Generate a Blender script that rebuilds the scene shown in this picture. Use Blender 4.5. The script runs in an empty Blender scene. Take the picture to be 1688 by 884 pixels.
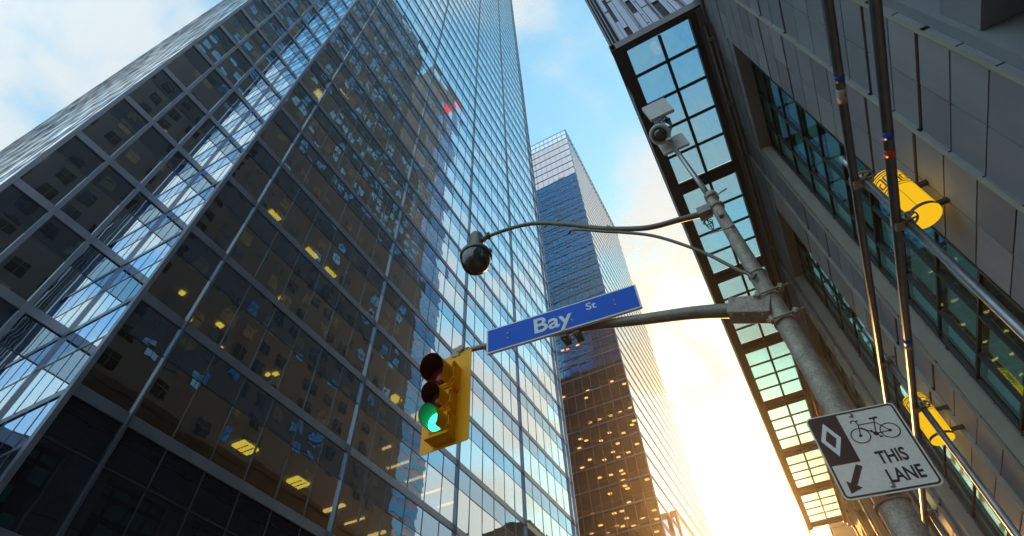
import bpy, bmesh, math, random
from mathutils import Vector, Matrix
random.seed(7)
PI = math.pi
C = bpy.context.scene.collection
sc = bpy.context.scene
HAZE = .0007
GROUND = -1.6          # the eye point is the origin, 1.6 m above the pavement

# ------------------------------------------------------------------ helpers
class MB:
    def __init__(s): s.v = []; s.f = []; s.m = []; s.sm = []
    def quad(s, pts, mi=0, smooth=False):
        n = len(s.v); s.v += [tuple(p) for p in pts]; s.f.append(tuple(range(n, n+len(pts)))); s.m.append(mi); s.sm.append(smooth)
    def box(s, x0, x1, y0, y1, z0, z1, mi=0):
        n = len(s.v)
        s.v += [(x0,y0,z0),(x1,y0,z0),(x1,y1,z0),(x0,y1,z0),(x0,y0,z1),(x1,y0,z1),(x1,y1,z1),(x0,y1,z1)]
        for f in ((0,3,2,1),(4,5,6,7),(0,1,5,4),(1,2,6,5),(2,3,7,6),(3,0,4,7)):
            s.f.append(tuple(n+i for i in f)); s.m.append(mi); s.sm.append(False)
    def obox(s, O, U, N, u0, u1, n0, n1, z0, z1, mi=0):
        n = len(s.v); O = Vector(O); U = Vector(U); N = Vector(N)
        for z in (z0, z1):
            for (u, w) in ((u0,n0),(u1,n0),(u1,n1),(u0,n1)):
                p = O + U*u + N*w; s.v.append((p.x, p.y, p.z+z))
        for f in ((0,3,2,1),(4,5,6,7),(0,1,5,4),(1,2,6,5),(2,3,7,6),(3,0,4,7)):
            s.f.append(tuple(n+i for i in f)); s.m.append(mi); s.sm.append(False)
    def hexa(s, p, mi=0):
        n = len(s.v); s.v += [tuple(q) for q in p]
        for f in ((0,3,2,1),(4,5,6,7),(0,1,5,4),(1,2,6,5),(2,3,7,6),(3,0,4,7)):
            s.f.append(tuple(n+i for i in f)); s.m.append(mi); s.sm.append(False)
    def tube(s, pts, rad, n=16, mi=0, caps=True, smooth=True):
        pts = [Vector(p) for p in pts]
        if not isinstance(rad, (list, tuple)): rad = [rad]*len(pts)
        base = len(s.v); ref = None
        for i, p in enumerate(pts):
            t = (pts[min(i+1, len(pts)-1)] - pts[max(i-1, 0)]).normalized()
            if ref is None:
                ref = Vector((0,0,1)) if abs(t.z) < .9 else Vector((1,0,0))
            a = (ref - t*ref.dot(t)).normalized(); b = t.cross(a); ref = a
            for k in range(n):
                w = 2*PI*k/n; q = p + (a*math.cos(w) + b*math.sin(w))*rad[i]; s.v.append(tuple(q))
        for i in range(len(pts)-1):
            for k in range(n):
                s.f.append((base+i*n+k, base+i*n+(k+1)%n, base+(i+1)*n+(k+1)%n, base+(i+1)*n+k)); s.m.append(mi); s.sm.append(smooth)
        if caps:
            s.f.append(tuple(base+k for k in reversed(range(n)))); s.m.append(mi); s.sm.append(False)
            e = base+(len(pts)-1)*n
            s.f.append(tuple(e+k for k in range(n))); s.m.append(mi); s.sm.append(False)
    def lathe(s, prof, M=None, n=32, mi=0):
        M = M or Matrix(); base = len(s.v)
        for (r, z) in prof:
            for k in range(n):
                w = 2*PI*k/n; s.v.append(tuple(M @ Vector((r*math.cos(w), r*math.sin(w), z))))
        for i in range(len(prof)-1):
            for k in range(n):
                s.f.append((base+i*n+k, base+i*n+(k+1)%n, base+(i+1)*n+(k+1)%n, base+(i+1)*n+k)); s.m.append(mi); s.sm.append(True)
    def prism(s, poly, M, t, mi=0):          # outline in local xy, thickness along local z from 0 to t
        n = len(poly); base = len(s.v)
        for z in (0, t):
            for (x, y) in poly: s.v.append(tuple(M @ Vector((x, y, z))))
        s.f.append(tuple(base+k for k in reversed(range(n)))); s.m.append(mi); s.sm.append(False)
        s.f.append(tuple(base+n+k for k in range(n))); s.m.append(mi); s.sm.append(False)
        for k in range(n):
            s.f.append((base+k, base+(k+1)%n, base+n+(k+1)%n, base+n+k)); s.m.append(mi); s.sm.append(False)
    def build(s, name, mats, parent=None, bevel=0):
        me = bpy.data.meshes.new(name); me.from_pydata(s.v, [], s.f)
        if not isinstance(mats, (list, tuple)): mats = [mats]
        for m in mats: me.materials.append(m)
        me.polygons.foreach_set('material_index', s.m); me.polygons.foreach_set('use_smooth', s.sm); me.update()
        o = bpy.data.objects.new(name, me); C.objects.link(o)
        if parent: o.parent = parent
        if bevel:
            b = o.modifiers.new('bevel', 'BEVEL'); b.width = bevel; b.segments = 2; b.limit_method = 'ANGLE'
        return o

def tag(o, label=None, cat=None, group=None, kind=None):
    if label: o['label'] = label
    if cat: o['category'] = cat
    if group: o['group'] = group
    if kind: o['kind'] = kind
    return o
def thing(name, label, cat, group=None, loc=(0,0,0)):
    o = bpy.data.objects.new(name, None); C.objects.link(o); o.location = loc; o.empty_display_size = .2
    return tag(o, label, cat, group)
def rrect(w, h, r, n=6, cx=0, cy=0):
    out = []
    for (sx, sy, a0) in ((1,-1,-90),(1,1,0),(-1,1,90),(-1,-1,180)):
        for k in range(n+1):
            a = math.radians(a0 + 90*k/n); out.append((cx+sx*(w/2-r)+r*math.cos(a), cy+sy*(h/2-r)+r*math.sin(a)))
    return out
def spline(pts, n=8):
    P = [Vector(p) for p in pts]; P = [P[0]*2-P[1]] + P + [P[-1]*2-P[-2]]; out = []
    for i in range(1, len(P)-2):
        for k in range(n):
            t = k/n; a, b, c, d = P[i-1:i+3]
            out.append(.5*((2*b)+(c-a)*t+(2*a-5*b+4*c-d)*t*t+(-a+3*b-3*c+d)*t**3))
    out.append(P[-2]); return out

# ------------------------------------------------------------------ materials
def new_mat(name):
    m = bpy.data.materials.new(name); m.use_nodes = True; nt = m.node_tree; nt.nodes.clear()
    out = nt.nodes.new('ShaderNodeOutputMaterial'); return m, nt, out
def nd(nt, t, **kw):
    n = nt.nodes.new(t)
    for k, v in kw.items():
        if k.startswith('i_'): n.inputs[k[2:].replace('_', ' ')].default_value = v
        else: setattr(n, k, v)
    return n
def pm(name, col, rough=.6, metal=0.0, var=.25, scale=3.0, col2=None, bump=0.0, streak=False, spec=.5, fine=40):
    m, nt, out = new_mat(name); L = nt.links
    b = nd(nt, 'ShaderNodeBsdfPrincipled'); b.inputs['Roughness'].default_value = rough; b.inputs['Metallic'].default_value = metal
    b.inputs['Specular IOR Level'].default_value = spec
    tc = nd(nt, 'ShaderNodeTexCoord'); mp = nd(nt, 'ShaderNodeMapping')
    if streak: mp.inputs['Scale'].default_value = (1, 1, .12)
    L.new(tc.outputs['Object'], mp.inputs[0])
    n1 = nd(nt, 'ShaderNodeTexNoise', i_Scale=scale, i_Detail=6.0, i_Roughness=.6); L.new(mp.outputs[0], n1.inputs['Vector'])
    n2 = nd(nt, 'ShaderNodeTexNoise', i_Scale=float(fine), i_Detail=3.0); L.new(tc.outputs['Object'], n2.inputs['Vector'])
    mx = nd(nt, 'ShaderNodeMath', operation='ADD'); L.new(n1.outputs[0], mx.inputs[0]); L.new(n2.outputs[0], mx.inputs[1])
    r = nd(nt, 'ShaderNodeMapRange'); r.inputs[1].default_value = .65; r.inputs[2].default_value = 1.35
    L.new(mx.outputs[0], r.inputs[0])
    c2 = col2 or tuple(c*(1-var) for c in col); c1 = tuple(min(1, c*(1+var*.6)) for c in col)
    mix = nd(nt, 'ShaderNodeMix', data_type='RGBA'); mix.inputs[6].default_value = (*c2, 1); mix.inputs[7].default_value = (*c1, 1)
    L.new(r.outputs[0], mix.inputs[0]); L.new(mix.outputs[2], b.inputs['Base Color'])
    rr = nd(nt, 'ShaderNodeMapRange'); rr.inputs[3].default_value = max(0, rough-.1); rr.inputs[4].default_value = min(1, rough+.12)
    L.new(n1.outputs[0], rr.inputs[0]); L.new(rr.outputs[0], b.inputs['Roughness'])
    if bump:
        bp = nd(nt, 'ShaderNodeBump', i_Strength=1.0, i_Distance=bump); L.new(mx.outputs[0], bp.inputs['Height']); L.new(bp.outputs[0], b.inputs['Normal'])
    L.new(b.outputs[0], out.inputs[0]); return m
def glass(name, refl=(.85,.95,1), trans=(.3,.35,.32), base=.35, edge=1.0, wav=.012, wscale=.55, body=None, power=3.0, rough=0.0):
    """coated facade glass: mirror-like coat over a tinted see-through (or an opaque, body) layer"""
    m, nt, out = new_mat(name); L = nt.links
    g = nd(nt, 'ShaderNodeBsdfGlossy'); g.inputs['Color'].default_value = (*refl, 1); g.inputs['Roughness'].default_value = rough
    if body: t = nd(nt, 'ShaderNodeBsdfDiffuse'); t.inputs['Color'].default_value = (*body, 1)
    else: t = nd(nt, 'ShaderNodeBsdfTransparent'); t.inputs['Color'].default_value = (*trans, 1)
    tc = nd(nt, 'ShaderNodeTexCoord')
    n1 = nd(nt, 'ShaderNodeTexNoise', i_Scale=wscale, i_Detail=2.5, i_Roughness=.45); L.new(tc.outputs['Object'], n1.inputs['Vector'])
    bp = nd(nt, 'ShaderNodeBump', i_Strength=1.0, i_Distance=wav); L.new(n1.outputs[0], bp.inputs['Height']); L.new(bp.outputs[0], g.inputs['Normal'])
    lw = nd(nt, 'ShaderNodeLayerWeight', i_Blend=.5)
    pw = nd(nt, 'ShaderNodeMath', operation='POWER'); pw.inputs[1].default_value = power; L.new(lw.outputs['Facing'], pw.inputs[0])
    mr = nd(nt, 'ShaderNodeMapRange'); mr.inputs[3].default_value = base; mr.inputs[4].default_value = edge; L.new(pw.outputs[0], mr.inputs[0])
    mx = nd(nt, 'ShaderNodeMixShader'); L.new(mr.outputs[0], mx.inputs[0]); L.new(t.outputs[0], mx.inputs[1]); L.new(g.outputs[0], mx.inputs[2])
    L.new(mx.outputs[0], out.inputs[0]); return m
def emit(name, col, s):
    m, nt, out = new_mat(name); e = nd(nt, 'ShaderNodeEmission', i_Strength=s); e.inputs['Color'].default_value = (*col, 1)
    nt.links.new(e.outputs[0], out.inputs[0]); return m

M = {}
M['alu'] = pm('brushed_aluminium', (.21,.225,.275), .38, .75, .12, 1.5)
M['alu_dark'] = pm('dark_anodised_aluminium', (.09,.095,.11), .35, .7, .15, 1.5)
M['g_vis'] = glass('tower_vision_glass', (.92,.99,1.0), (.13,.145,.135), .42, .99, .0036, .8, power=1.1)
M['g_span'] = glass('tower_spandrel_glass', (.58,.81,1.0), base=.30, edge=.86, wav=.008, wscale=.6, body=(.035,.038,.05), power=1.3)
M['g_left'] = glass('tower_side_glass', (.78,.92,1.0), (.20,.20,.18), .74, .97, .003, .5, power=1.6)
M['g_ret'] = glass('return_glass', (.95,1.0,1.0), base=.92, edge=.98, wav=.004, wscale=.5, body=(.04,.05,.07))
M['g_north'] = glass('north_glass', (.50,.80,1.0), base=.45, edge=.95, wav=.012, wscale=.25, body=(.03,.05,.10))
M['g2_vis'] = glass('far_tower_glass', (.24,.60,1.0), (.42,.38,.40), .50, .95, .006, .35, power=2.2)
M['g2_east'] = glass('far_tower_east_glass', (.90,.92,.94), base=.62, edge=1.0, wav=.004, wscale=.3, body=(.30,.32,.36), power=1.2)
M['g2_mech'] = glass('mechanical_storey_glass', (.80,.84,.95), base=.50, edge=.85, wav=.006, wscale=.4, body=(.42,.43,.50))
M['g_crown'] = glass('crown_screen_glass', (.9,.97,1.0), (.75,.88,.90), .35, .8, .004, .4)
M['g_teal'] = glass('teal_window_glass', (.45,.80,.84), (.62,.90,.88), .16, .8, .003, .8, power=2.2)
M['interior'] = pm('interior_wall_plaster', (.24,.20,.13), .9, 0, .4, .25)
M['ceiling'] = pm('ceiling_tile', (.50,.46,.34), .9, 0, .12, .6)
M['core'] = pm('core_dark', (.03,.03,.035), .9, 0, .2, .3)
M['stone2'] = pm('grey_granite_pale', (.325,.33,.355), .6, 0, .22, 1.3, bump=.002, fine=120, streak=True)
M['stone3'] = pm('grey_granite_dark', (.225,.23,.25), .62, 0, .25, 1.1, bump=.002, fine=120, streak=True)
M['stone'] = pm('grey_granite', (.275,.28,.305), .6, 0, .22, .9, bump=.002, fine=120)
M['stone_ledge'] = pm('lit_granite_edge', (.33,.30,.25), .6, 0, .2, 1.4, bump=.001, fine=90)  # paler brown carries the light caught by ledge faces; also on window reveals
M['joint'] = pm('joint_black', (.012,.012,.013), .9, 0, .2, 4)
M['bronze'] = pm('dark_bronze_frame', (.045,.040,.040), .45, .4, .25, 2)
M['fascia'] = pm('painted_steel_fascia', (.17,.16,.155), .5, .2, .2, 1.2, streak=True)
M['roofglass'] = None
M['galv'] = pm('galvanised_steel', (.42,.345,.27), .6, .2, .5, 9, col2=(.17,.145,.12), bump=.0015, fine=60)
M['galv_l'] = pm('bare_steel_tube', (.38,.37,.36), .32, .85, .25, 3, fine=20)
M['tube_dark'] = pm('dull_scaffold_tube', (.15,.145,.14), .36, .75, .3, 3, fine=14)
M['lamp_metal'] = pm('weathered_olive_metal', (.16,.15,.115), .48, .5, .3, 8)
M['beige_steel'] = pm('weathered_tan_steel', (.25,.215,.175), .5, .45, .3, 5, streak=False)
M['darkpaint'] = pm('black_paint', (.012,.011,.011), .5, 0, .3, 10)
M['yel'] = pm('signal_yellow_paint', (1.0,.42,.002), .45, 0, .10, 2.5, bump=.0004, spec=.2)
M['sign_blue'] = pm('street_sign_blue', (.014,.125,.68), .5, 0, .10, 1.5, spec=.15)
M['white_warm'] = pm('glow_warmed_white_sheeting', (.82,.73,.64), .5, 0, .10, 5)  # warm sun glow mixed into what is plain white sheeting
M['white'] = pm('white_reflective_sheeting', (.80,.80,.80), .45, 0, .06, 5)
M['glow_browned_ink'] = pm('glow_browned_ink', (.045,.016,.012), .45, 0, .15, 6)  # brown cast of the sun glow mixed into black ink
M['white_box'] = pm('off_white_plastic', (.62,.60,.55), .5, 0, .12, 8)
M['cable'] = pm('black_cable', (.01,.01,.012), .5, 0, .2, 30)
M['chrome'] = pm('rivet_steel', (.55,.55,.55), .3, .9, .2, 50)
M['lens_red'] = pm('unlit_red_lens', (.22,.010,.008), .2, 0, .2, 40)
M['lens_amber'] = pm('unlit_amber_lens', (.16,.03,.005), .2, 0, .2, 40)
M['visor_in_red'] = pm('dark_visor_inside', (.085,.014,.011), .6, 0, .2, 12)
M['visor_in_green'] = pm('green_lit_visor_inside', (.02,.11,.05), .6, 0, .2, 12)  # lens light on dark visor paint, put in as green base colour
M['lens_green'] = emit('lit_green_lens', (.04,1.0,.42), 3.2)
M['roomlight'] = emit('office_light_panel', (1.0,.70,.07), 9.0)
M['lamp_far'] = emit('far_office_light', (1.0,.60,.16), 6.5)
M['roomlight_w'] = emit('office_tube_light', (1.0,.62,.20), 9.0)
M['lantern'] = emit('yellow_lantern_skin', (1.0,.56,.015), .95)
M['lantern_ink'] = pm('lantern_brown_pattern', (.07,.03,.008), .5, 0, .2, 10)
M['bluetape'] = pm('blue_tape', (.01,.08,.42), .4, 0, .15, 30)
M['redtape'] = pm('red_tape', (.55,.05,.02), .4, 0, .15, 30)
M['paper'] = pm('torn_paper_label', (.45,.42,.36), .8, 0, .5, 40)
M['asphalt'] = pm('asphalt', (.05,.05,.052), .9, 0, .25, .6, bump=.004, fine=80)
M['concrete'] = pm('pavement_concrete', (.30,.29,.27), .85, 0, .2, .7, bump=.002, fine=60)
M['kerb'] = pm('kerb_granite', (.36,.35,.33), .8, 0, .2, 3)
M['paint'] = pm('road_paint', (.75,.75,.72), .6, 0, .2, 4)
M['brick'] = pm('dark_brick', (.14,.085,.06), .85, 0, .25, .5)
M['beige'] = pm('beige_masonry', (.52,.40,.22), .8, 0, .15, .4)
M['tower_stone'] = pm('dark_tower_stone', (.020,.023,.034), .7, 0, .25, .15)
M['brown_stone'] = pm('brown_tower_stone', (.21,.14,.115), .7, 0, .35, .08)
M['lilac'] = pm('lilac_tower_panel', (.42,.40,.78), .5, 0, .2, .1)
M['redsign'] = emit('red_rooftop_sign', (1.0,.02,.02), 1.4)
M['g_env'] = glass('reflected_windows', (.26,.58,.85), base=.34, edge=.8, wav=.006, wscale=.2, body=(.012,.02,.024))
M['g_envd'] = glass('unlit_windows', (.3,.4,.45), base=.06, edge=.5, wav=.004, wscale=.2, body=(.006,.008,.010))
M['g_blind'] = pm('drawn_blind', (.15,.12,.075), .8, 0, .2, .3)
M['teal_reflection'] = pm('pale_teal_reflection', (.55,.85,.82), .8, 0, .2, .8)  # pale teal standing for reflections in the tall windows
M['silver'] = pm('silver_panel', (.22,.235,.30), .32, .85, .15, .8)

# clear roof glass
m, nt, out = new_mat('canopy_roof_glass')
t = nd(nt, 'ShaderNodeBsdfTransparent'); t.inputs['Color'].default_value = (.58,.79,.87,1)
g = nd(nt, 'ShaderNodeBsdfGlossy'); g.inputs['Roughness'].default_value = .03
d = nd(nt, 'ShaderNodeBsdfTranslucent'); d.inputs['Color'].default_value = (.6,.66,.66,1)
tc = nd(nt, 'ShaderNodeTexCoord'); n1 = nd(nt, 'ShaderNodeTexNoise', i_Scale=3.5, i_Detail=8.0, i_Roughness=.75); nt.links.new(tc.outputs['Object'], n1.inputs['Vector'])
mr = nd(nt, 'ShaderNodeMapRange'); mr.inputs[1].default_value = .35; mr.inputs[2].default_value = .8; mr.inputs[3].default_value = .05; mr.inputs[4].default_value = .14; nt.links.new(n1.outputs[0], mr.inputs[0])
a = nd(nt, 'ShaderNodeMixShader'); nt.links.new(mr.outputs[0], a.inputs[0]); nt.links.new(t.outputs[0], a.inputs[1]); nt.links.new(d.outputs[0], a.inputs[2])
b = nd(nt, 'ShaderNodeMixShader', i_Fac=.12); nt.links.new(a.outputs[0], b.inputs[1]); nt.links.new(g.outputs[0], b.inputs[2]); nt.links.new(b.outputs[0], out.inputs[0])
M['roofglass'] = m

# ------------------------------------------------------------------ curtain wall
def curtain(parent, O, U, N, us, rows, g_vis, g_span, tilt=.003, near=0, minor=None, band_d=.06, minor_w=.06, minor_d=.045, names=True, skip=None):
    """us: pane edges along U; rows: (z0, z1, 'v'|'s'); returns None. Panes nearest the foot become parts."""
    O = Vector(O); U = Vector(U); N = Vector(N); vis = []; sp = MB()
    for (z0, z1, k) in rows:
        for i in range(len(us)-1):
            u0, u1 = us[i], us[i+1]
            a = random.gauss(0, tilt); b = random.gauss(0, tilt)
            w = (u1-u0)/2; h = (z1-z0)/2
            pts = []
            for (u, z, su, sz) in ((u0,z0,-1,-1),(u1,z0,1,-1),(u1,z1,1,1),(u0,z1,-1,1)):
                p = O + U*u + N*(a*su*w + b*sz*h); pts.append((p.x, p.y, p.z+z))
            if k == 'v': vis.append(pts)
            else: sp.quad(pts)
    rest = MB()
    vis.sort(key=lambda q: abs(q[0][2]-14)*1.0 + abs(q[0][1]-12)*.6)
    for i, q in enumerate(vis):
        if i < near:
            m = MB(); m.quad(q); m.build('window_pane', g_vis, parent)
        else: rest.quad(q)
    if rest.f: tag(rest.build('window_panes', g_vis, parent), kind='stuff' if len(rest.f) > 1 else None)
    if sp.f: tag(sp.build('spandrel_glass', g_span, parent), kind='stuff')

def zt(k): return 10.70 + 4.06*k

# ================================================================== the near glass tower
T1 = thing('glass_office_tower', 'tall dark glass office tower filling the left, with yellow office lights on its lower floors', 'skyscraper', loc=(0,0,0))
XF, XL = -17.0, -21.0; Y0, Y1 = 5.41, 45.5; TOP = zt(54)
K0, K1 = -3, 54
maj = [7.22, 16.60, 25.92, 35.10, 44.55]
us = [0.0]
edges = [Y0] + maj + [Y1]
for a, b in zip(edges[:-1], edges[1:]):
    n = 1 if b-a < 2 else 6
    for i in range(1, n+1): us.append(a + (b-a)*i/n - Y0)
rows = []
for k in range(K0, K1+1):
    t = zt(k); rows.append((t-1.75, t-.40, 's')); rows.append((t-4.06, t-1.75, 'v'))
M['g_low'] = glass('lowest_storey_glass', (.6,.7,.85), base=.10, edge=.55, wav=.004, wscale=.6, body=(.014,.016,.022), power=2.0)
low = [q for q in rows if q[1] <= 10.4]; rows = [q for q in rows if q[1] > 10.4]
for (O_, uu_) in (((XF, Y0, 0), us), ((XL, .66, 0), [0, 1.59, 3.18, 4.75])): curtain(T1, O_, (0,1,0), (1,0,0), uu_, low, M['g_low'], M['g_low'], tilt=.002)
curtain(T1, (XF, Y0, 0), (0,1,0), (1,0,0), us, rows, M['g_vis'], M['g_span'], tilt=.0040, near=60)
# left, set-back face
usl = [0, 1.59, 3.18, 4.75]
curtain(T1, (XL, .66, 0), (0,1,0), (1,0,0), usl, rows, M['g_left'], M['g_span'], tilt=.0015, near=24)
# the return between them, facing the near end of the street
usr = [0, 1.0, 2.0, 3.0, 4.0]
rr = []
for k in range(K0, K1+1):
    t = zt(k); rr += [(t-1.75, t-.40, 's'), (t-4.06, t-1.75, 'v')]
M['g_ret_s'] = glass('return_spandrel_glass', (.55,.75,1.0), base=.90, edge=.95, wav=.004, wscale=.5, body=(.03,.04,.06))
curtain(T1, (XL, Y0, 0), (1,0,0), (0,-1,0), usr, rr, M['g_ret'], M['g_ret_s'], tilt=.002)
# far left face (grazing), slightly splayed
e = Vector((-62, -.9, 0)) - Vector((XL, .66, 0)); LN = e.length; e.normalize(); nS = Vector((e.y, -e.x, 0)); nS = -nS if nS.y > 0 else nS
curtain(T1, (XL, .66, 0), e, nS, [LN*i/26 for i in range(27)], rr, M['g_ret'], M['g_span'], tilt=.004)
# north face
curtain(T1, (XF, Y1, 0), (-1,0,0), (0,1,0), [45*i/18 for i in range(19)], rr, M['g_north'], M['g_north'], tilt=.003)
# floor bands
for k in range(K0-1, K1+1):
    t = zt(k); m = MB()
    m.box(XF-.30, XF+.045, Y0-.07, Y1+.07, t-.40, t)
    m.box(XL-.30, XL+.07, .60, Y0-.075, t-.40, t)
    m.box(XL+.075, XF-.305, Y0-.02, Y0+.2, t-.28, t-.06)
    m.box(XL+.075, XF-.305, Y0-.015, Y0+.2, t-2.0, t-1.90)
    m.obox((XL,.66,0), e, nS, .1, LN, -.2, .012, t-.3, t)
    m.build('floor_band', M['alu'], T1)
# transoms
m = MB()
for k in range(K0, K1+1):
    t = zt(k)-1.75
    m.box(XF-.03, XF+.02, Y0, Y1, t-.02, t+.02)
    m.box(XL-.03, XL+.02, .66, Y0-.08, t-.02, t+.02)
m.build('transom', M['alu_dark'], T1)
# mullions
z0, z1 = zt(K0)-4.06, TOP
def mull(x0, x1, y0, y1, mat='alu'):
    m = MB(); m.box(x0, x1, y0, y1, z0, z1); m.build('mullion', M[mat], T1)
for y in maj: mull(XF-.1, XF+.13, y-.05, y+.05); mull(XF+.131, XF+.16, y-.015, y+.015, 'alu_dark')
mull(XF-.12, XF+.14, Y0-.12, Y0+.04); mull(XF-.12, XF+.14, Y1-.04, Y1+.12)
for y in (2.25, 3.84): mull(XL-.1, XL+.12, y-.09, y+.09)
mull(XL-.12, XL+.14, .54, .72); mull(XL-.05, XL+.074, Y0-.085, Y0-.002)
m = MB()
for i, u in enumerate(us[1:-1]):
    y = u+Y0
    if min(abs(y-q) for q in maj) > .1: m.box(XF-.05, XF+.02, y-.025, y+.025, z0, z1)
for u in usr[1:-1]: m.box(XL+u-.035, XL+u+.035, Y0-.008, Y0+.05, z0, z1)
for i in range(1, 26): m.obox((XL,.66,0), e, nS, LN*i/26-.05, LN*i/26+.05, -.05, .015, z0, z1)
tag(m.build('slim_mullions', M['alu_dark'], T1))
# inside: ceilings, floors, back walls, core
for k in range(K0, 22):
    t = zt(k); m = MB()
    m.box(-24.5, XF-.32, Y0+.35, Y1-.4, t-1.55, t-1.45)
    m.box(-26.5, XL-.32, .9, Y0-.1, t-1.55, t-1.45)
    m.build('ceiling', M['ceiling'], T1)
m = MB(); m.box(-24.4, -23.6, Y0+.3, Y1-.5, z0, TOP-1); m.box(-27.2, -26.5, .8, Y0+.2, z0, TOP-1)
for (y, x0, x1) in ((11.6,-23.6,-19.6),(20.3,-23.6,-18.4),(30.5,-23.6,-19),(38,-23.6,-18.2)):
    m.box(x0, x1, y-.15, y+.15, z0, zt(21))
m.build('inner_wall', M['interior'], T1)
m = MB(); m.box(-60, -27.3, 3, Y1-.6, GROUND, TOP-1); m.box(-60, XF-.3, .9+5, Y1-.6, TOP-1, TOP+1); m.build('core', M['core'], T1)
m = MB()
m.box(XF-1.2, XF-.2, Y0+.2, Y1-.2, GROUND, z0); m.box(XL-1.2, XL-.2, 1, Y0, GROUND, z0)
m.build('street_level_wall', M['core'], T1)
# lit ceiling fittings seen through the glass
def roomlamp(x, y, zc, lx, ly, mat='roomlight', ang=0):
    m = MB(); c, s = math.cos(ang), math.sin(ang)
    P = [(-lx,-ly),(lx,-ly),(lx,ly),(-lx,ly)]
    pts = [(x+px*c-py*s, y+px*s+py*c) for px, py in P]
    m.hexa([(*p, zc-.09) for p in pts] + [(*p, zc) for p in pts])
    if lx > .3 and ly > .3:
        for f_ in (-.33, .33): m.box(x-lx-.01, x+lx+.01, y+ly*f_-.022, y+ly*f_+.022, zc-.11, zc-.092, 1)
        m.build('ceiling_light', [M[mat], M['bronze']], T1); return
    m.build('ceiling_light', M[mat], T1)
for (k, x, y, lx, ly) in ((1,-18.9,12.75,.33,.42),(1,-18.95,15.95,.33,.40),(4,-18.62,12.0,.12,.42),(4,-18.65,13.65,.12,.42),(4,-18.6,9.0,.12,.36),
        (7,-17.75,7.25,.25,.32),(8,-18.1,8.95,.15,.5),(3,-18.9,21.4,.3,.35),(3,-18.7,23.6,.3,.35),(2,-19.0,12.9,.12,.1),(2,-19.35,12.75,.1,.08),
        (2,-18.65,7.15,.10,.10),(2,-18.75,9.25,.10,.14),(3,-19.05,11.55,.07,.07),(2,-19.6,8.4,.06,.06)):
    roomlamp(x, y, zt(k)-1.555, lx, ly)
for i in range(5):
    roomlamp(-18.7, 20.6+1.75*i, zt(2)-1.555, .75, .06, 'roomlight_w')
    roomlamp(-20.9, 20.6+1.75*i, zt(2)-1.555, .55, .06, 'roomlight_w')
for i in range(3): roomlamp(-19.1, 18.6+1.6*i, zt(1)-1.555, .6, .10, 'roomlight_w')
# small desk-height downlights
for (k, x, y) in ((7,-23,1.6),(6,-23,1.2),(8,-23,2.9),(5,-22.9,3.2),(2,-19.8,10.3),(2,-20.2,11.2),(1,-20.5,20),(1,-19.5,22.5)):
    roomlamp(x, y, zt(k)-1.555, .07, .07, 'roomlight_w')

# ================================================================== the far tower
T2 = thing('blue_glass_tower', 'distant blue glass tower with pale crown, bright striped side and lit offices low down', 'skyscraper')
X2, YA, YB, TZ = -18.7, 89.0, 139.0, 179.0
def z2(k): return 41.25 + 4.175*k
rv = []; rm = []
for k in range(-11, 33):
    t = z2(k+1)
    (rv if k < 27 else rm).append((t-4.175+.0, t-.0, 'v'))
us2 = [0]
u = 0
while u < 42: u += 1.9; us2.append(u)
curtain(T2, (X2, YA, 0), (-1,0,0), (0,-1,0), us2, rv, M['g2_vis'], M['g2_vis'], tilt=.0015, near=40)
curtain(T2, (X2, YA, 0), (-1,0,0), (0,-1,0), us2, rm, M['g2_mech'], M['g2_mech'], tilt=.003)
us2e = [50*i/22 for i in range(23)]
curtain(T2, (X2, YA, 0), (0,1,0), (1,0,0), us2e, rv+rm, M['g2_east'], M['g2_east'], tilt=.0012)
for k in range(-11, 34):
    t = z2(k); m = MB(); w = .16 if k < 27 else .12
    m.box(X2-42, X2+.05, YA-.10, YA+.2, t-w, t+w)
    m.box(X2-42, X2-.02, YA-.05, YA+.1, t+1.15, t+1.21) if k < 27 else None
    e_ = MB(); e_.box(X2-.1, X2+.05, YA+.205, YB, t-.42, t+.34); e_.build('side_band', M['bronze'], T2)
    m.build('floor_band', M['bronze'] if k >= 27 else M['alu'], T2)
m = MB()
for u in us2: m.box(X2-u-.05, X2-u+.05, YA-.07, YA+.1, z2(-11), z2(33))
for u in us2e[1:]: m.box(X2-.1, X2+.012, YA+u-.02, YA+u+.02, z2(-11), z2(33))
m.build('slim_mullions', M['fascia'], T2)
m = MB(); m.box(X2-.12, X2+.1, YA-.12, YA+.1, z2(-11), 185.6); m.build('corner_post', M['alu'], T2)
# open crown screen
cg = MB(); cf = MB()
for (O, U, N, L_, n) in (((X2,YA,0),(-1,0,0),(0,-1,0),42,24), ((X2,YA,0),(0,1,0),(1,0,0),50,26)):
    O = Vector(O); U_ = Vector(U); N_ = Vector(N)
    p, q = O, O+U_*L_
    cg.quad([(p.x,p.y,TZ),(q.x,q.y,TZ),(q.x,q.y,185.4),(p.x,p.y,185.4)])
    for z in (TZ+.1, 182.2, 185.4): cf.obox(O, U, N, .13, L_, -.08, .08, z-.1, z+.1)
    for i in range(n+1): cf.obox(O, U, N, L_*i/n+.13, L_*i/n+.25, -.1, .06, TZ+.25, 185.25)
cg.build('crown_glass', M['g_crown'], T2); cf.build('crown_frame', M['alu_dark'], T2)
for k in range(-11, 14):
    m = MB(); t = z2(k+1); m.box(X2-41, X2-.3, YA+.3, YA+8, t-.35, t-.25); m.build('ceiling', M['ceiling'], T2)
m = MB(); m.box(X2-41, X2-.6, YA+7, YB-1, GROUND, TZ-.5); m.build('core', M['core'], T2)
m = MB(); m.box(X2-42, X2-.35, YA+.4, YB, z2(14)+.1, TZ-.6)
m.build('upper_core', M['core'], T2)
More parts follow.
